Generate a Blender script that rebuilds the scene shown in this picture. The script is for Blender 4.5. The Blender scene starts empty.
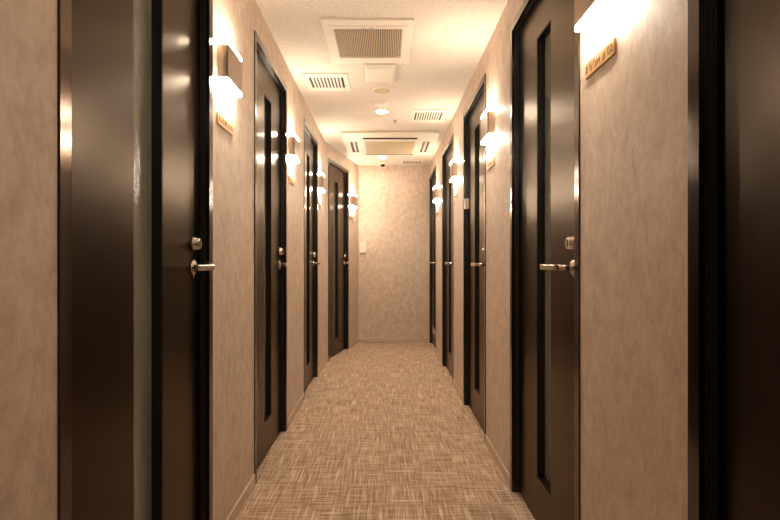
import bpy, bmesh, math
from mathutils import Vector

SC = bpy.context.scene
COL = SC.collection
CEIL = 2.279
XL, XR = -0.61, 0.583          # corridor faces of the two long walls
YB = 6.70                      # face of the end wall
YR = -2.3                      # face of the wall behind the viewer
BEND = 5.33                    # where the left wall turns inwards

# ------------------------------------------------------------------ materials
def new_mat(name):
    m = bpy.data.materials.new(name)
    m.use_nodes = True
    nt = m.node_tree
    return m, nt, nt.nodes['Principled BSDF']

def N(nt, kind, **kw):
    n = nt.nodes.new(kind)
    for k, v in kw.items():
        if k in n.inputs:
            n.inputs[k].default_value = v
        else:
            setattr(n, k, v)
    return n

def simple(name, col, rough=0.5, metal=0.0, bump=0.0, bscale=300.0, spec=0.5, var=0.06):
    m, nt, p = new_mat(name)
    tc = N(nt, 'ShaderNodeTexCoord')
    no = N(nt, 'ShaderNodeTexNoise', Scale=bscale, Detail=3.0)
    nt.links.new(tc.outputs['Object'], no.inputs['Vector'])
    ramp = N(nt, 'ShaderNodeValToRGB')
    e = ramp.color_ramp.elements
    e[0].position, e[1].position = 0.3, 0.7
    e[0].color = (*[c * (1 - var) for c in col], 1)
    e[1].color = (*[min(1, c * (1 + var)) for c in col], 1)
    nt.links.new(no.outputs['Fac'], ramp.inputs['Fac'])
    nt.links.new(ramp.outputs['Color'], p.inputs['Base Color'])
    p.inputs['Roughness'].default_value = rough
    p.inputs['Metallic'].default_value = metal
    p.inputs['Specular IOR Level'].default_value = spec
    if bump:
        b = N(nt, 'ShaderNodeBump', Strength=bump, Distance=0.001)
        nt.links.new(no.outputs['Fac'], b.inputs['Height'])
        nt.links.new(b.outputs['Normal'], p.inputs['Normal'])
    return m

def wallpaper():
    m, nt, p = new_mat('mottled beige wallpaper')
    tc = N(nt, 'ShaderNodeTexCoord')
    mp = N(nt, 'ShaderNodeMapping'); mp.inputs['Scale'].default_value = (1, 1, 0.75)
    nt.links.new(tc.outputs['Object'], mp.inputs['Vector'])
    big = N(nt, 'ShaderNodeTexNoise', Scale=17.0, Detail=8.0, Roughness=0.68, Distortion=0.6)
    mp2 = N(nt, 'ShaderNodeMapping'); mp2.inputs['Scale'].default_value = (1, 1, 0.45)
    nt.links.new(tc.outputs['Object'], mp2.inputs['Vector'])
    fib = N(nt, 'ShaderNodeTexNoise', Scale=55.0, Detail=5.0, Roughness=0.7)
    nt.links.new(mp.outputs[0], big.inputs['Vector'])
    nt.links.new(mp2.outputs[0], fib.inputs['Vector'])
    mx = N(nt, 'ShaderNodeMix', data_type='FLOAT'); mx.inputs[0].default_value = 0.34
    nt.links.new(big.outputs['Fac'], mx.inputs[2]); nt.links.new(fib.outputs['Fac'], mx.inputs[3])
    r = N(nt, 'ShaderNodeValToRGB')
    e = r.color_ramp.elements
    e[0].position, e[1].position = 0.385, 0.615
    e[0].color = (0.445, 0.333, 0.244, 1)
    e[1].color = (0.615, 0.487, 0.375, 1)
    nt.links.new(mx.outputs[0], r.inputs['Fac'])
    nt.links.new(r.outputs['Color'], p.inputs['Base Color'])
    p.inputs['Roughness'].default_value = 0.55
    p.inputs['Specular IOR Level'].default_value = 0.35
    fine = N(nt, 'ShaderNodeTexNoise', Scale=140.0, Detail=3.0)
    nt.links.new(tc.outputs['Object'], fine.inputs['Vector'])
    b = N(nt, 'ShaderNodeBump', Strength=0.3, Distance=0.002)
    nt.links.new(fine.outputs['Fac'], b.inputs['Height'])
    nt.links.new(b.outputs['Normal'], p.inputs['Normal'])
    return m

def ceiling_paper():
    m, nt, p = new_mat('stippled cream ceiling paper')
    tc = N(nt, 'ShaderNodeTexCoord')
    no = N(nt, 'ShaderNodeTexNoise', Scale=75.0, Detail=4.0, Roughness=0.65)
    nt.links.new(tc.outputs['Object'], no.inputs['Vector'])
    r = N(nt, 'ShaderNodeValToRGB'); e = r.color_ramp.elements
    e[0].position, e[1].position = 0.35, 0.6
    e[0].color = (0.53, 0.442, 0.35, 1); e[1].color = (0.65, 0.56, 0.46, 1)
    nt.links.new(no.outputs['Fac'], r.inputs['Fac'])
    nt.links.new(r.outputs['Color'], p.inputs['Base Color'])
    p.inputs['Roughness'].default_value = 0.8
    b = N(nt, 'ShaderNodeBump', Strength=0.55, Distance=0.003)
    nt.links.new(no.outputs['Fac'], b.inputs['Height'])
    nt.links.new(b.outputs['Normal'], p.inputs['Normal'])
    return m

def carpet_mat():
    """Linen-look tile carpet: two crossed sets of threads, turned a quarter from tile to tile."""
    m, nt, p = new_mat('crosshatched brown carpet')
    tc = N(nt, 'ShaderNodeTexCoord')
    def streak(sx, sy, sc, det=2.0):
        mp = N(nt, 'ShaderNodeMapping'); mp.inputs['Scale'].default_value = (sx, sy, 1)
        nt.links.new(tc.outputs['Object'], mp.inputs['Vector'])
        n = N(nt, 'ShaderNodeTexNoise', Scale=sc, Detail=det, Roughness=0.6)
        nt.links.new(mp.outputs[0], n.inputs['Vector'])
        return n.outputs['Fac']
    along = streak(1.0, 0.028, 190.0)      # threads that run down the corridor
    across = streak(0.032, 1.0, 190.0)     # threads that run across it
    along2 = streak(1.0, 0.05, 90.0)
    across2 = streak(0.055, 1.0, 90.0)
    def math_(op, a, b):
        n = N(nt, 'ShaderNodeMath', operation=op)
        for i, v in enumerate((a, b)):
            if isinstance(v, (int, float)): n.inputs[i].default_value = v
            else: nt.links.new(v, n.inputs[i])
        return n.outputs[0]
    chk = N(nt, 'ShaderNodeTexChecker', Scale=2.0)
    mpc = N(nt, 'ShaderNodeMapping'); mpc.inputs['Location'].default_value = (0.07, 0.11, 0.25)
    nt.links.new(tc.outputs['Object'], mpc.inputs['Vector']); nt.links.new(mpc.outputs[0], chk.inputs['Vector'])
    w = math_('ADD', math_('MULTIPLY', chk.outputs['Fac'], 0.24), 0.38)
    la = math_('ADD', math_('MULTIPLY', along, 0.6), math_('MULTIPLY', along2, 0.4))
    lb = math_('ADD', math_('MULTIPLY', across, 0.6), math_('MULTIPLY', across2, 0.4))
    hi, lo = math_('MAXIMUM', la, lb), math_('MINIMUM', la, lb)
    wt = N(nt, 'ShaderNodeMix', data_type='FLOAT')
    nt.links.new(w, wt.inputs[0]); nt.links.new(la, wt.inputs[2]); nt.links.new(lb, wt.inputs[3])
    mx = N(nt, 'ShaderNodeMix', data_type='FLOAT'); mx.inputs[0].default_value = 0.45
    nt.links.new(hi, mx.inputs[2]); nt.links.new(wt.outputs[0], mx.inputs[3])
    r = N(nt, 'ShaderNodeValToRGB'); e = r.color_ramp.elements
    e[0].position, e[1].position = 0.452, 0.62
    e[0].color = (0.235, 0.150, 0.098, 1)
    e[1].color = (0.66, 0.51, 0.38, 1)
    mid = r.color_ramp.elements.new(0.53); mid.color = (0.43, 0.302, 0.210, 1)
    nt.links.new(mx.outputs[0], r.inputs['Fac'])
    nt.links.new(r.outputs['Color'], p.inputs['Base Color'])
    p.inputs['Roughness'].default_value = 0.95
    p.inputs['Specular IOR Level'].default_value = 0.1
    b = N(nt, 'ShaderNodeBump', Strength=0.6, Distance=0.003)
    nt.links.new(mx.outputs[0], b.inputs['Height'])
    nt.links.new(b.outputs['Normal'], p.inputs['Normal'])
    return m

def glass_mat():
    m, nt, p = new_mat('pebbled obscure glass')
    tc = N(nt, 'ShaderNodeTexCoord')
    no = N(nt, 'ShaderNodeTexNoise', Scale=100.0, Detail=1.0)
    nt.links.new(tc.outputs['Object'], no.inputs['Vector'])
    b = N(nt, 'ShaderNodeBump', Strength=1.0, Distance=0.0013)
    nt.links.new(no.outputs['Fac'], b.inputs['Height'])
    nt.links.new(b.outputs['Normal'], p.inputs['Normal'])
    p.inputs['Base Color'].default_value = (0.22, 0.205, 0.155, 1)
    p.inputs['Roughness'].default_value = 0.06
    p.inputs['Transmission Weight'].default_value = 0.25
    p.inputs['IOR'].default_value = 1.52
    return m

def emit(name, col, strength):
    m, nt, p = new_mat(name)
    p.inputs['Base Color'].default_value = (0.9, 0.88, 0.82, 1)
    p.inputs['Emission Color'].default_value = (*col, 1)
    p.inputs['Emission Strength'].default_value = strength
    p.inputs['Roughness'].default_value = 0.6
    return m

LIGHT = (1.0, 0.86, 0.70)
M = {
    'wall': wallpaper(),
    'ceil': ceiling_paper(),
    'carpet': carpet_mat(),
    'base': simple('beige vinyl baseboard', (0.50, 0.38, 0.27), 0.4, bscale=60),
    'door': simple('dark bronze door steel', (0.038, 0.030, 0.023), 0.28, 1.0, bscale=25, var=0.03),
    'frame': simple('dark painted frame', (0.085, 0.066, 0.051), 0.15, 1.0, bscale=40, var=0.03),
    'black': simple('black rubber and paint', (0.008, 0.007, 0.006), 0.35, 0.0, bscale=80),
    'seal': simple('dark seal strip', (0.03, 0.026, 0.022), 0.25, bscale=80),
    'glass': glass_mat(),
    'steel': simple('satin nickel', (0.72, 0.62, 0.52), 0.22, 1.0, bscale=200, var=0.03),
    'bronze': simple('brushed bronze', (0.30, 0.215, 0.155), 0.32, 1.0, bscale=90),
    'side': simple('champagne metal', (0.62, 0.52, 0.41), 0.3, 1.0, bscale=90),
    'brass': simple('gold brass plate', (0.66, 0.42, 0.17), 0.36, 1.0, bscale=120),
    'engrave': simple('brown engraving', (0.16, 0.075, 0.03), 0.6, bscale=120),
    'white': simple('ivory plastic', (0.68, 0.585, 0.475), 0.45, bscale=60, var=0.02),
    'cream': simple('cream plastic', (0.68, 0.585, 0.45), 0.5, bscale=60, var=0.02),
    'yellowed': simple('yellowed plastic mesh', (0.47, 0.365, 0.215), 0.55, bscale=60, var=0.03),
    'tan': simple('tan metal slat', (0.50, 0.37, 0.25), 0.5, bscale=90),
    'dark': simple('dark duct', (0.06, 0.04, 0.026), 0.8, bscale=40),
    'outlet': simple('brown shadowed outlet', (0.15, 0.10, 0.058), 0.7, bscale=40),
    'lens': simple('black glossy dome', (0.01, 0.01, 0.01), 0.1, bscale=40),
    'sconce_light': emit('lit white acrylic', LIGHT, 95.0),
    'down_light': emit('lit downlight lens', LIGHT, 150.0),
}

M['door'].node_tree.nodes['Principled BSDF'].inputs['Specular Tint'].default_value = (0.92, 0.86, 0.79, 1)

# ------------------------------------------------------------------ mesh tools
class MB:
    def __init__(self, F=None):
        self.bm = bmesh.new()
        self.F = F or (lambda a, b, c: Vector((a, b, c)))
    def box(self, a0, a1, b0, b1, c0, c1, bev=0.0, seg=2):
        t = bmesh.new()
        bmesh.ops.create_cube(t, size=1.0)
        for v in t.verts:
            v.co = Vector((a0 + (v.co.x + .5) * (a1 - a0), b0 + (v.co.y + .5) * (b1 - b0), c0 + (v.co.z + .5) * (c1 - c0)))
        if bev:
            bmesh.ops.bevel(t, geom=t.edges[:], offset=bev, segments=seg, profile=0.6, affect='EDGES')
        self._merge(t)
    def _merge(self, t):
        mp = {}
        for v in t.verts:
            mp[v] = self.bm.verts.new(self.F(*v.co))
        for f in t.faces:
            nf = self.bm.faces.new([mp[v] for v in f.verts]); nf.smooth = f.smooth
        t.free()
    def lathe(self, centre, axis, prof, n=32, smooth=True):
        """Rings of (radius, height) round an axis (0 a, 1 b, 2 c) through centre, closed at both ends."""
        t = bmesh.new(); rings = []
        o = [i for i in range(3) if i != axis]
        for r, h in prof:
            ring = []
            for k in range(n):
                co = list(centre); co[axis] += h
                co[o[0]] += r * math.cos(2 * math.pi * k / n); co[o[1]] += r * math.sin(2 * math.pi * k / n)
                ring.append(t.verts.new(co))
            rings.append(ring)
        for q in range(len(rings) - 1):
            for k in range(n):
                f = t.faces.new([rings[q][k], rings[q][(k + 1) % n], rings[q + 1][(k + 1) % n], rings[q + 1][k]]); f.smooth = smooth
        t.faces.new(rings[0]); t.faces.new(rings[-1])
        self._merge(t)
    def plate(self, a0, a1, b0, b1, c0, c1, holes):
        """A slab in the a-b plane from c0 to c1 with rectangular through holes (a0, a1, b0, b1)."""
        A = sorted({a0, a1, *[min(max(h[i], a0), a1) for h in holes for i in (0, 1)]})
        B = sorted({b0, b1, *[min(max(h[i], b0), b1) for h in holes for i in (2, 3)]})
        def solid(i, j):
            if i < 0 or j < 0 or i >= len(A) - 1 or j >= len(B) - 1: return False
            x, y = (A[i] + A[i + 1]) / 2, (B[j] + B[j + 1]) / 2
            return not any(h[0] < x < h[1] and h[2] < y < h[3] for h in holes)
        t = bmesh.new(); vs = {}
        def V(i, j, c):
            k = (i, j, c)
            if k not in vs: vs[k] = t.verts.new((A[i], B[j], c1 if c else c0))
            return vs[k]
        for i in range(len(A) - 1):
            for j in range(len(B) - 1):
                if not solid(i, j): continue
                for c in (0, 1): t.faces.new([V(i, j, c), V(i + 1, j, c), V(i + 1, j + 1, c), V(i, j + 1, c)])
                for di, dj, p, q in ((-1, 0, (i, j), (i, j + 1)), (1, 0, (i + 1, j), (i + 1, j + 1)), (0, -1, (i, j), (i + 1, j)), (0, 1, (i, j + 1), (i + 1, j + 1))):
                    if not solid(i + di, j + dj):
                        t.faces.new([V(*p, 0), V(*q, 0), V(*q, 1), V(*p, 1)])
        self._merge(t)
    def build(self, name, mat, parent=None, loc=None):
        bmesh.ops.recalc_face_normals(self.bm, faces=self.bm.faces[:])
        base = Vector(loc) if loc is not None else (parent_world(parent) if parent else Vector())
        for v in self.bm.verts: v.co -= base
        me = bpy.data.meshes.new(name); self.bm.to_mesh(me); self.bm.free()
        me.materials.append(M[mat] if isinstance(mat, str) else mat)
        o = bpy.data.objects.new(name, me); COL.objects.link(o)
        if parent is not None:
            o.parent = parent
        else:
            o.location = base
        return o

def parent_world(o):
    v = Vector()
    while o is not None:
        v += o.location; o = o.parent
    return v

def tag(o, label, cat, group=None, kind=None):
    o['label'] = label; o['category'] = cat
    if group: o['group'] = group
    if kind: o['kind'] = kind
    return o

def empty(name, loc, label, cat, group=None, kind=None):
    o = bpy.data.objects.new(name, None); COL.objects.link(o); o.location = loc
    o.empty_display_size = 0.1
    return tag(o, label, cat, group, kind)

# wall frames of reference: (s along the wall away from the viewer, d into the wall, h up)
def frame_of(origin, direction, inward):
    o, dr, iw = Vector((*origin, 0)), Vector((*direction, 0)).normalized(), Vector((*inward, 0)).normalized()
    return lambda s, d, h: o + dr * s + iw * d + Vector((0, 0, h))
FL = frame_of((XL, 0), (0, 1), (-1, 0))
FR = frame_of((XR, 0), (0, 1), (1, 0))
FA = frame_of((XL, BEND), (0.2, 1), (-1, 0.2))
FB = frame_of((0, YB), (1, 0), (0, 1))
FC = lambda x, y, c: Vector((x, y, CEIL - c))       # hanging from the ceiling
LEN_A = (YB - BEND) * math.hypot(1, 0.2)
TH = 0.13
HD = 2.13                                            # top of the door frames
LB, SB = 'baseboard', 0.055

L_DOORS = [(0.970, 1.834), (2.430, 3.237), (3.928, 4.734)]
R_DOORS = [(0.130, 0.9925), (1.547, 2.397), (2.987, 3.823), (4.394, 5.225), (5.887, 6.695)]
A_DOOR = (0.102, 0.914)

# ------------------------------------------------------------------ room shell
def shell(name, mb, mat, label, cat):
    return tag(mb.build(name, mat), label, cat, None, 'structure')

m = MB(); m.box(-1.2, 1.2, YR - 0.1, YB + 0.3, -0.08, 0.0)
shell('floor', m, 'carpet', 'brown crosshatched tile carpet along the corridor', 'floor')
m = MB(); m.box(-1.2, 1.2, YR - 0.1, YB + 0.3, CEIL, CEIL + 0.1)
shell('ceiling', m, 'ceil', 'stippled cream ceiling over the corridor', 'ceiling')

def wall(name, F, s0, s1, doors, label):
    m = MB(lambda a, b, c: F(a, c, b))
    m.plate(s0, s1, 0, CEIL, 0, TH, [(a, b, -1, HD) for a, b in doors])
    shell(name, m, 'wall', label, 'wall')
def boards(name, F, s0, s1, doors, label):
    m = MB(F); s = s0
    for a, b in sorted(doors) + [(s1, s1)]:
        if a - s > 0.01: m.box(s, a, -0.006, 0.002, 0, SB, 0.002, 1)
        s = b
    shell(name, m, 'base', label, 'baseboard')
wall('wall_left', FL, YR, BEND, L_DOORS, 'mottled beige wallpapered wall along the left side')
wall('wall_right', FR, YR, YB, R_DOORS, 'mottled beige wallpapered wall along the right side')
wall('wall_angled', FA, 0, LEN_A, [A_DOOR], 'short slanting beige wall that meets the end wall')
wall('wall_back', FB, -0.6, 1.0, [], 'plain beige wall closing the corridor')
wall('wall_front', frame_of((0, YR), (1, 0), (0, -1)), -0.9, 0.9, [], 'beige wall behind the viewer')
boards('baseboard_left', FL, YR, BEND, L_DOORS, 'thin beige baseboard along the left wall')
boards('baseboard_right', FR, YR, YB, R_DOORS, 'thin beige baseboard along the right wall')
boards('baseboard_angled', FA, 0, LEN_A, [A_DOOR], 'thin beige baseboard under the slanting wall')
boards('baseboard_back', FB, -0.34, 0.583, [], 'thin beige baseboard along the end wall')

# ------------------------------------------------------------------ doors
FW, DF = 0.036, 0.026      # frame face width, recess of the leaf
def make_door(num, F, s0, s1, latch_far, slit, label, group='dark hotel room doors'):
    mid = F((s0 + s1) / 2, DF, 0)
    r = empty('door_%d' % num, mid, label, 'door', group, 'structure')
    o0, o1, oh = s0 + FW, s1 - FW, HD - FW
    # frame: glossy face all round and a deep jamb
    m = MB(lambda a, b, c: F(a, c, b))
    m.plate(s0 + .001, s1 - .001, 0, HD - .001, -0.005, 0.006, [(o0, o1, -1, oh)])
    fr = m.build('door_frame', 'frame', r)
    m = MB(lambda a, b, c: F(a, c, b))
    m.plate(s0 + .001, s1 - .001, 0, HD - .001, 0.006, 0.115, [(o0 + .001, o1 - .001, -1, oh - .001)])
    m.build('door_jamb', 'black', r)
    m = MB(lambda a, b, c: F(a, c, b))
    for d0, d1, e in ((0.008, 0.011, .002), (0.015, 0.018, .003), (0.021, 0.0255, .004)):
        m.plate(o0 - .002, o1 + .002, 0, oh + .002, d0, d1, [(o0 + e, o1 - e, -1, oh - e)])
    m.build('rubber_seal', 'seal', r)
    # leaf with its tall slit
    a0 = (s0 + s1) / 2 - 0.085 + slit; a1 = a0 + 0.175
    h0, h1 = 0.185, 1.938
    m = MB(lambda a, b, c: F(a, c, b))
    m.plate(o0 + .003, o1 - .003, 0.006, oh - .003, DF, DF + .044, [(a0, a1, h0, h1)])
    lf = m.build('door_leaf', 'door', r)
    m = MB(lambda a, b, c: F(a, c, b))
    m.plate(a0, a1, h0, h1, DF + .001, DF + .0435, [(a0 + .004, a1 - .004, h0 + .004, h1 - .004)])
    m.build('glazing_bead', 'black', lf)
    m = MB(F); m.box(a0 + .004, a1 - .004, DF + .031, DF + .037, h0 + .004, h1 - .004)
    m.build('glass_panel', 'glass', lf)
    # handle and lock
    hs = (o1 - 0.078) if latch_far else (o0 + 0.078)
    sg = -1 if latch_far else 1
    hh = 1.029
    lever = 0.138
    m = MB(F)
    m.lathe((hs, DF, hh), 1, [(0.011, 0.0), (0.009, -0.060)], 20)
    m.box(min(hs - sg * .011, hs + sg * lever), max(hs - sg * .011, hs + sg * lever), DF - .072, DF - .056, hh - .010, hh + .010, 0.004, 2)
    lv = m.build('lever_handle', 'steel', r)
    m = MB(F)
    m.lathe((hs, DF, hh), 1, [(0.026, 0.001), (0.026, -0.007), (0.023, -0.010), (0.012, -0.011)], 28)
    m.box(hs - .004, hs + .004, DF - .006, DF, hh - .036, hh - .024, 0.001, 1)
    m.build('rose', 'steel', lv)
    m = MB(F)
    m.lathe((hs, DF, 1.107), 1, [(0.024, 0.001), (0.024, -0.009), (0.021, -0.014), (0.019, -0.024), (0.016, -0.026)], 28)
    lk = m.build('deadbolt_lock', 'steel', r)
    m = MB(F)
    m.box(hs - .003, hs + .003, DF - .0275, DF - .025, 1.107 - .011, 1.107 + .011)
    m.build('keyhole', 'black', lk)
    return r

make_door(1, FL, *L_DOORS[0], True, 0.0, 'dark bronze door with pebbled glass slit, nearest on the left wall')
make_door(2, FL, *L_DOORS[1], True, 0.0, 'dark bronze door second along the left wall, between two lit sconces')
make_door(3, FL, *L_DOORS[2], True, 0.0, 'dark bronze door third along the left wall, just before the bend')
make_door(4, FA, *A_DOOR, True, -0.04, 'dark bronze door set in the slanting wall near the light switch')
make_door(5, FR, *R_DOORS[0], False, 0.016, 'black door at the near right edge, only its far side showing')
make_door(6, FR, *R_DOORS[1], False, 0.016, 'dark bronze door with tall glass slit beside the large gold nameplate')
make_door(7, FR, *R_DOORS[2], False, 0.016, 'dark bronze door with a small white sensor box on its frame')
make_door(8, FR, *R_DOORS[3], False, 0.016, 'dark bronze door third in full view along the right wall')
d9 = make_door(9, FR, *R_DOORS[4], False, 0.016, 'dark door at the far right corner against the end wall')

m = MB(FR); m.box(6.20, 6.60, DF - .003, DF + .001, .155, .225, .001, 1)  # flat tan rectangle low on the leaf
m.build('tan_plate', 'tan', d9)['label'] = 'small tan plate low on the door'

# ------------------------------------------------------------------ sconces and nameplates
def make_sconce(F, s0, label):
    s1 = s0 + 0.19
    r = empty('wall_sconce', F((s0 + s1) / 2, 0, 1.78), label, 'wall lamp', 'bronze up and down wall lamps')
    m = MB(F); m.box(s0 + .004, s1 - .004, -0.034, 0.001, 1.722, 1.845, .001, 1)
    m.build('housing', 'side', r)
    m = MB(F); m.box(s0, s1, -0.0395, -0.034, 1.720, 1.847, .0012, 1)
    m.build('face_plate', 'bronze', r)
    for h0, h1 in ((1.845, 1.862), (1.705, 1.722)):
        m = MB(F); m.box(s0 + .003, s1 - .003, -0.0385, -0.006, h0, h1, .003, 2)
        m.build('diffuser', 'sconce_light', r)
    return r

def make_nameplate(F, s0, label, text, far_to_near, h0):
    s1 = s0 + 0.188
    r = empty('room_nameplate', F((s0 + s1) / 2, 0, h0), label, 'sign', 'gold room nameplates')
    m = MB(F); m.box(s0, s1, -0.006, 0.0005, h0, h0 + .040, .001, 1)
    p = m.build('plate', 'brass', r)
    cu = bpy.data.curves.new('lettering', 'FONT')
    cu.body = text; cu.size = 0.031; cu.extrude = 0.0006; cu.align_x = 'CENTER'; cu.align_y = 'CENTER'; cu.space_character = 1.12
    cu.materials.append(M['engrave'])
    tmp = bpy.data.objects.new('lettering source', cu)
    me = bpy.data.meshes.new_from_object(tmp); bpy.data.objects.remove(tmp)
    t = bpy.data.objects.new('lettering', me); COL.objects.link(t)
    t.parent = p
    t.location = F((s0 + s1) / 2, -0.0064, h0 + .020) - parent_world(p)
    n = F(0, 0, 0) - F(0, 1, 0)                    # out of the wall
    t.rotation_euler = (math.pi / 2, 0, math.atan2(n.x, -n.y))
    return r

SL = 'lit bronze up and down wall lamp '
for F, s0, where in (
    (FL, 1.896, 'beside the nearest left door'),
    (FL, 3.300, 'after the second door along the left wall'),
    (FL, 4.792, 'at the bend before the slanting wall'),
    (FA, 0.985, 'on the slanting wall next to the light switch'),
    (FR, 1.300, 'above the largest gold nameplate'),
    (FR, 2.742, 'before the door with the white sensor box'),
    (FR, 4.146, 'second in the row along the far right wall'),
    (FR, 5.640, 'deepest on the right wall, by the end corner'),
):
    make_sconce(F, s0, SL + where)
for F, s0, h0, txt, where in (
    (FL, 1.890, 1.551, 'ROOM # 01', 'under the nearest left wall lamp'),
    (FL, 3.300, 1.551, 'ROOM #', 'past the second left door, under its lamp'),
    (FL, 4.792, 1.551, 'ROOM #', 'at the bend of the left wall'),
    (FA, 0.945, 1.551, 'ROOM #', 'on the slanting wall by the switch'),
    (FR, 1.308, 1.572, 'ROOM # 02', 'with brown lettering, largest and nearest on the right wall'),
    (FR, 2.742, 1.560, 'ROOM #', 'before the door with the white sensor box'),
    (FR, 4.146, 1.551, 'ROOM #', 'under the second far lamp on the right wall'),
    (FR, 5.640, 1.551, 'ROOM #', 'tiny and deepest on the right wall'),
):
    make_nameplate(F, s0, 'small gold room nameplate ' + where, txt, True, h0)

# ------------------------------------------------------------------ ceiling fittings
r = empty('exhaust_grille', FC(-0.086, 2.92, 0), 'large square ceiling grille with fine tan louvres nearest the viewer', 'vent')
m = MB(FC); m.plate(-0.322, 0.150, 2.633, 3.210, 0, 0.010, [(-0.268, 0.096, 2.728, 3.115)])
m.build('outer_frame', 'white', r)
m = MB(FC); m.plate(-0.292, 0.120, 2.695, 3.150, 0.0095, 0.0125, [(-0.268, 0.096, 2.728, 3.115)])
m.build('inner_frame', 'white', r)
m = MB(FC); m.box(-0.27, 0.098, 2.726, 3.117, -0.0005, 0.001)
m.build('duct_opening', 'dark', r)
m = MB(FC)
for k in range(37):
    x = -0.268 + 0.364 * (k + .5) / 37
    m.box(x - .0026, x + .0026, 2.728, 3.115, 0.001, 0.013)
m.build('louvre', 'tan', r)
m = MB(FC)
m.box(-0.118, -0.098, 2.706, 2.713, 0.016, 0.0178); m.box(-0.085, -0.055, 2.706, 2.713, 0.016, 0.0178)
m.build('badge', 'tan', r)

def slot_vent(x0, x1, y0, y1, n, label, nm='slat'):
    r = empty('air_diffuser', FC((x0 + x1) / 2, (y0 + y1) / 2, 0), label, 'vent', 'slotted ceiling air diffusers')
    bx, by = (x1 - x0) * .11, (y1 - y0) * .16
    m = MB(FC); m.plate(x0, x1, y0, y1, 0, 0.008, [(x0 + bx, x1 - bx, y0 + by, y1 - by)])
    m.build('frame', 'white', r)
    m = MB(FC); m.box(x0 + bx - .001, x1 - bx + .001, y0 + by - .001, y1 - by + .001, -.0005, 0.001)
    m.build('duct_opening', 'dark', r)
    w = (x1 - x0 - 2 * bx) / n
    for k in range(n - 1):
        x = x0 + bx + w * (k + 1)
        m = MB(FC); m.box(x - w * .24, x + w * .24, y0 + by, y1 - by, 0.001, 0.007)
        m.build(nm, 'white', r)
slot_vent(-0.540, -0.243, 3.405, 3.735, 10, 'white slotted air diffuser on the left of the ceiling')
slot_vent(0.222, 0.515, 4.215, 4.585, 11, 'white slotted air diffuser on the right of the ceiling, before the air conditioner')
slot_vent(0.205, 0.480, 6.330, 6.600, 10, 'small slotted air diffuser beyond the air conditioner by the end wall')

# tapered box lamp
r = empty('emergency_light', FC(-0.026, 3.38, 0), 'plain cream tapered box fixed to the ceiling behind the large grille', 'ceiling box')
t = MB(FC)
bt = bmesh.new()
lo = [bt.verts.new(c) for c in ((-.128, 3.235, 0), (.076, 3.235, 0), (.076, 3.56, 0), (-.128, 3.56, 0))]
hi = [bt.verts.new(c) for c in ((-.110, 3.27, .026), (.058, 3.27, .026), (.058, 3.50, .026), (-.110, 3.50, .026))]
bt.faces.new(lo); bt.faces.new(hi)
for k in range(4): bt.faces.new([lo[k], lo[(k + 1) % 4], hi[(k + 1) % 4], hi[k]])
t._merge(bt); t.build('cover', 'white', r)
m = MB(FC); m.box(-.122, .070, 3.225, 3.236, 0, .008); m.build('painted_shadow_strip', 'tan', r)  # tan strip standing in for the shadow line between box and ceiling

def disc(name, x, y, prof, mat, label, cat, group=None, extra=()):
    r = empty(name, FC(x, y, 0), label, cat, group)
    for nm, pr, mt in [('cover', prof, mat), *extra]:
        m = MB(FC); m.lathe((x, y, 0), 2, pr, 36); m.build(nm, mt, r)
    return r
disc('ceiling_speaker', -0.015, 3.736, [(.076, -.001), (.076, .004), (.068, .007), (.060, .008)], 'cream', 'flat round cream speaker cover on the ceiling', 'speaker',
     extra=[('mesh_cover', [(.060, .007), (.060, .0092), (.050, .0095)], 'yellowed')])
r = disc('smoke_detector', -0.027, 4.03, [(.050, -.001), (.050, .008), (.044, .014), (.030, .016)], 'white', 'small round white detector with vent holes just before the lit downlight', 'detector')
for k in range(5):
    a = 2 * math.pi * k / 5 + .3
    m = MB(FC); m.box(-0.027 + .026 * math.cos(a) - .005, -0.027 + .026 * math.cos(a) + .005, 4.03 + .026 * math.sin(a) - .005, 4.03 + .026 * math.sin(a) + .005, .014, .0168)
    m.build('vent_hole', 'tan', r)
LG = 'round recessed downlights'
def downlight(x, y, label, rad=.043):
    r = empty('recessed_downlight', FC(x, y, 0), label, 'ceiling light', LG)
    m = MB(FC); m.lathe((x, y, 0), 2, [(rad + .012, -.001), (rad + .012, .002), (rad + .006, .004), (rad, .004)], 36); m.build('trim_ring', 'white', r)
    m = MB(FC); m.lathe((x, y, 0), 2, [(rad, .003), (rad, .0052), (rad * .7, .006)], 36); m.build('lens', 'down_light', r)
downlight(-0.022, 4.273, 'bright round downlight in the middle of the ceiling')
downlight(-0.022, 6.15, 'small round downlight just past the air conditioner')
downlight(-0.02, -0.9, 'round downlight behind the viewer, out of view')
disc('sprinkler_head', 0.095, 4.55, [(.019, -.001), (.019, .003), (.010, .006), (.007, .02), (.013, .022), (.013, .024)], 'tan', 'tiny brown sprinkler dot beside the lit downlight', 'sprinkler')
disc('security_camera', -0.022, 6.50, [(.052, -.001), (.052, .012), (.046, .020), (.040, .024)], 'white', 'small dome camera with black lens near the end wall', 'camera',
     extra=[('dome_lens', [(.030, .022), (.028, .036), (.020, .047), (.009, .052)], 'lens')])

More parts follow.
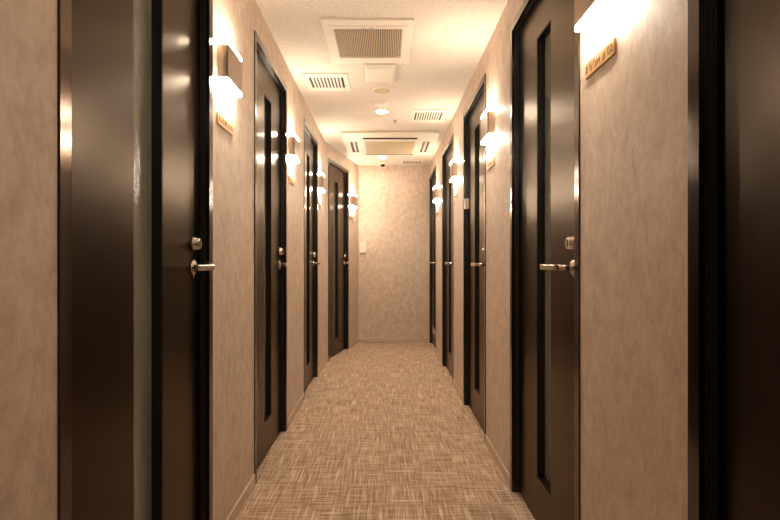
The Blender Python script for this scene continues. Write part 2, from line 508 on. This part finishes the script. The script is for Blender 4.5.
# four way cassette air conditioner
X0, X1, Y0, Y1, PD = -0.415, 0.525, 4.92, 5.93, 0.022
r = empty('ceiling_air_conditioner', FC((X0 + X1) / 2, (Y0 + Y1) / 2, 0), 'large square cream cassette air conditioner set in the ceiling', 'air conditioner')
cx, cy = (X0 + X1) / 2, (Y0 + Y1) / 2
nearS = (cx - .27, cx + .27, Y0 + .170, Y0 + .235); farS = (cx - .27, cx + .27, Y1 - .060, Y1 - .025)
leftS = (X0 + .065, X0 + .135, cy - .16, cy + .34); rightS = (X1 - .135, X1 - .065, cy - .16, cy + .34)
INT = (cx - .255, cx + .255, Y0 + .345, Y1 - .085)
m = MB(FC); m.plate(X0, X1, Y0, Y1, 0.006, PD, [nearS, farS, leftS, rightS, INT]); m.build('panel', 'cream', r)
m = MB(FC); m.box(X0 + .012, X1 - .012, Y0 + .012, Y1 - .012, 0, .008); m.build('body', 'cream', r)
for q in (nearS, farS, leftS, rightS):
    m = MB(FC); m.box(q[0] - .001, q[1] + .001, q[2] - .001, q[3] + .001, 0.0075, .009); m.plate(*q, .009, PD + .0006, [(q[0] + .004, q[1] - .004, q[2] + .004, q[3] - .006)]); ou = m.build('air_outlet', 'dark' if q is nearS else 'outlet', r)
    m = MB(FC)
    if q[1] - q[0] > .3: m.box(q[0] + .004, q[1] - .004, q[2] + .012, q[3] - .045, .009, .016)
    else: m.box(q[0] + .028, q[1] - .024, q[2] + .004, q[3] - .004, .009, .021)
    m.build('flap', 'cream', ou)
m = MB(FC); m.box(INT[0] + .004, INT[1] - .004, INT[2] + .004, INT[3] - .004, .008, PD + .004, .004, 2); ig = m.build('intake_grille', 'yellowed', r)
m = MB(FC)
for k in range(11):
    y = INT[2] + .03 + (INT[3] - INT[2] - .06) * k / 10
    m.box(INT[0] + .02, INT[1] - .02, y - .006, y + .006, PD + .003, PD + .006)
m.build('intake_louvre', 'yellowed', ig)

# ------------------------------------------------------------------ small wall fittings
r = empty('light_switch', FB(-0.276, 0, 1.14), 'white double light switch plate on the end wall by the slanting wall', 'switch')
m = MB(FB); m.box(-.318, -.234, -.010, .001, 1.150, 1.295, .003, 2); m.build('switch_plate', 'white', r)
m = MB(FB); m.box(-.300, -.252, -.014, -.009, 1.205, 1.280, .002, 1); m.build('rocker', 'white', r)
m = MB(FB); m.box(-.312, -.240, -.022, -.009, 1.152, 1.180, .003, 1); m.build('key_holder', 'white', r)

r = empty('door_sensor', Vector((0.594, 3.76, 1.415)), 'small ivory sensor box fixed in the frame of the second right door', 'sensor')
m = MB(); m.box(.580, .611, 3.735, 3.788, 1.425, 1.500, .003, 2); m.build('sensor_case', 'white', r)
m = MB(); m.box(.611, .627, 3.745, 3.788, 1.418, 1.498, .002, 1); m.build('dark_side_block', 'seal', r)  # dark block alongside the ivory case

# ------------------------------------------------------------------ camera, world, colour
cam = bpy.data.cameras.new('camera'); co = bpy.data.objects.new('camera', cam); COL.objects.link(co)
co.location = (0, 0, 1.05); co.rotation_euler = (math.pi / 2, 0, 0)
cam.sensor_width = 36; cam.lens = 24; cam.clip_start = 0.02
cam.shift_x = 5.5 / 780; cam.shift_y = 1.0 / 780
SC.camera = co
w = bpy.data.worlds.new('world'); SC.world = w; w.use_nodes = True
w.node_tree.nodes['Background'].inputs[0].default_value = (0.02, 0.016, 0.012, 1)
SC.view_settings.view_transform = 'Standard'; SC.view_settings.look = 'None'
SC.view_settings.gamma = 1; SC.view_settings.use_curve_mapping = False
SC.view_settings.exposure = 1.15
SC.cycles.max_bounces = 12; SC.cycles.diffuse_bounces = 7; SC.cycles.glossy_bounces = 6
SC.cycles.sample_clamp_indirect = 6.0
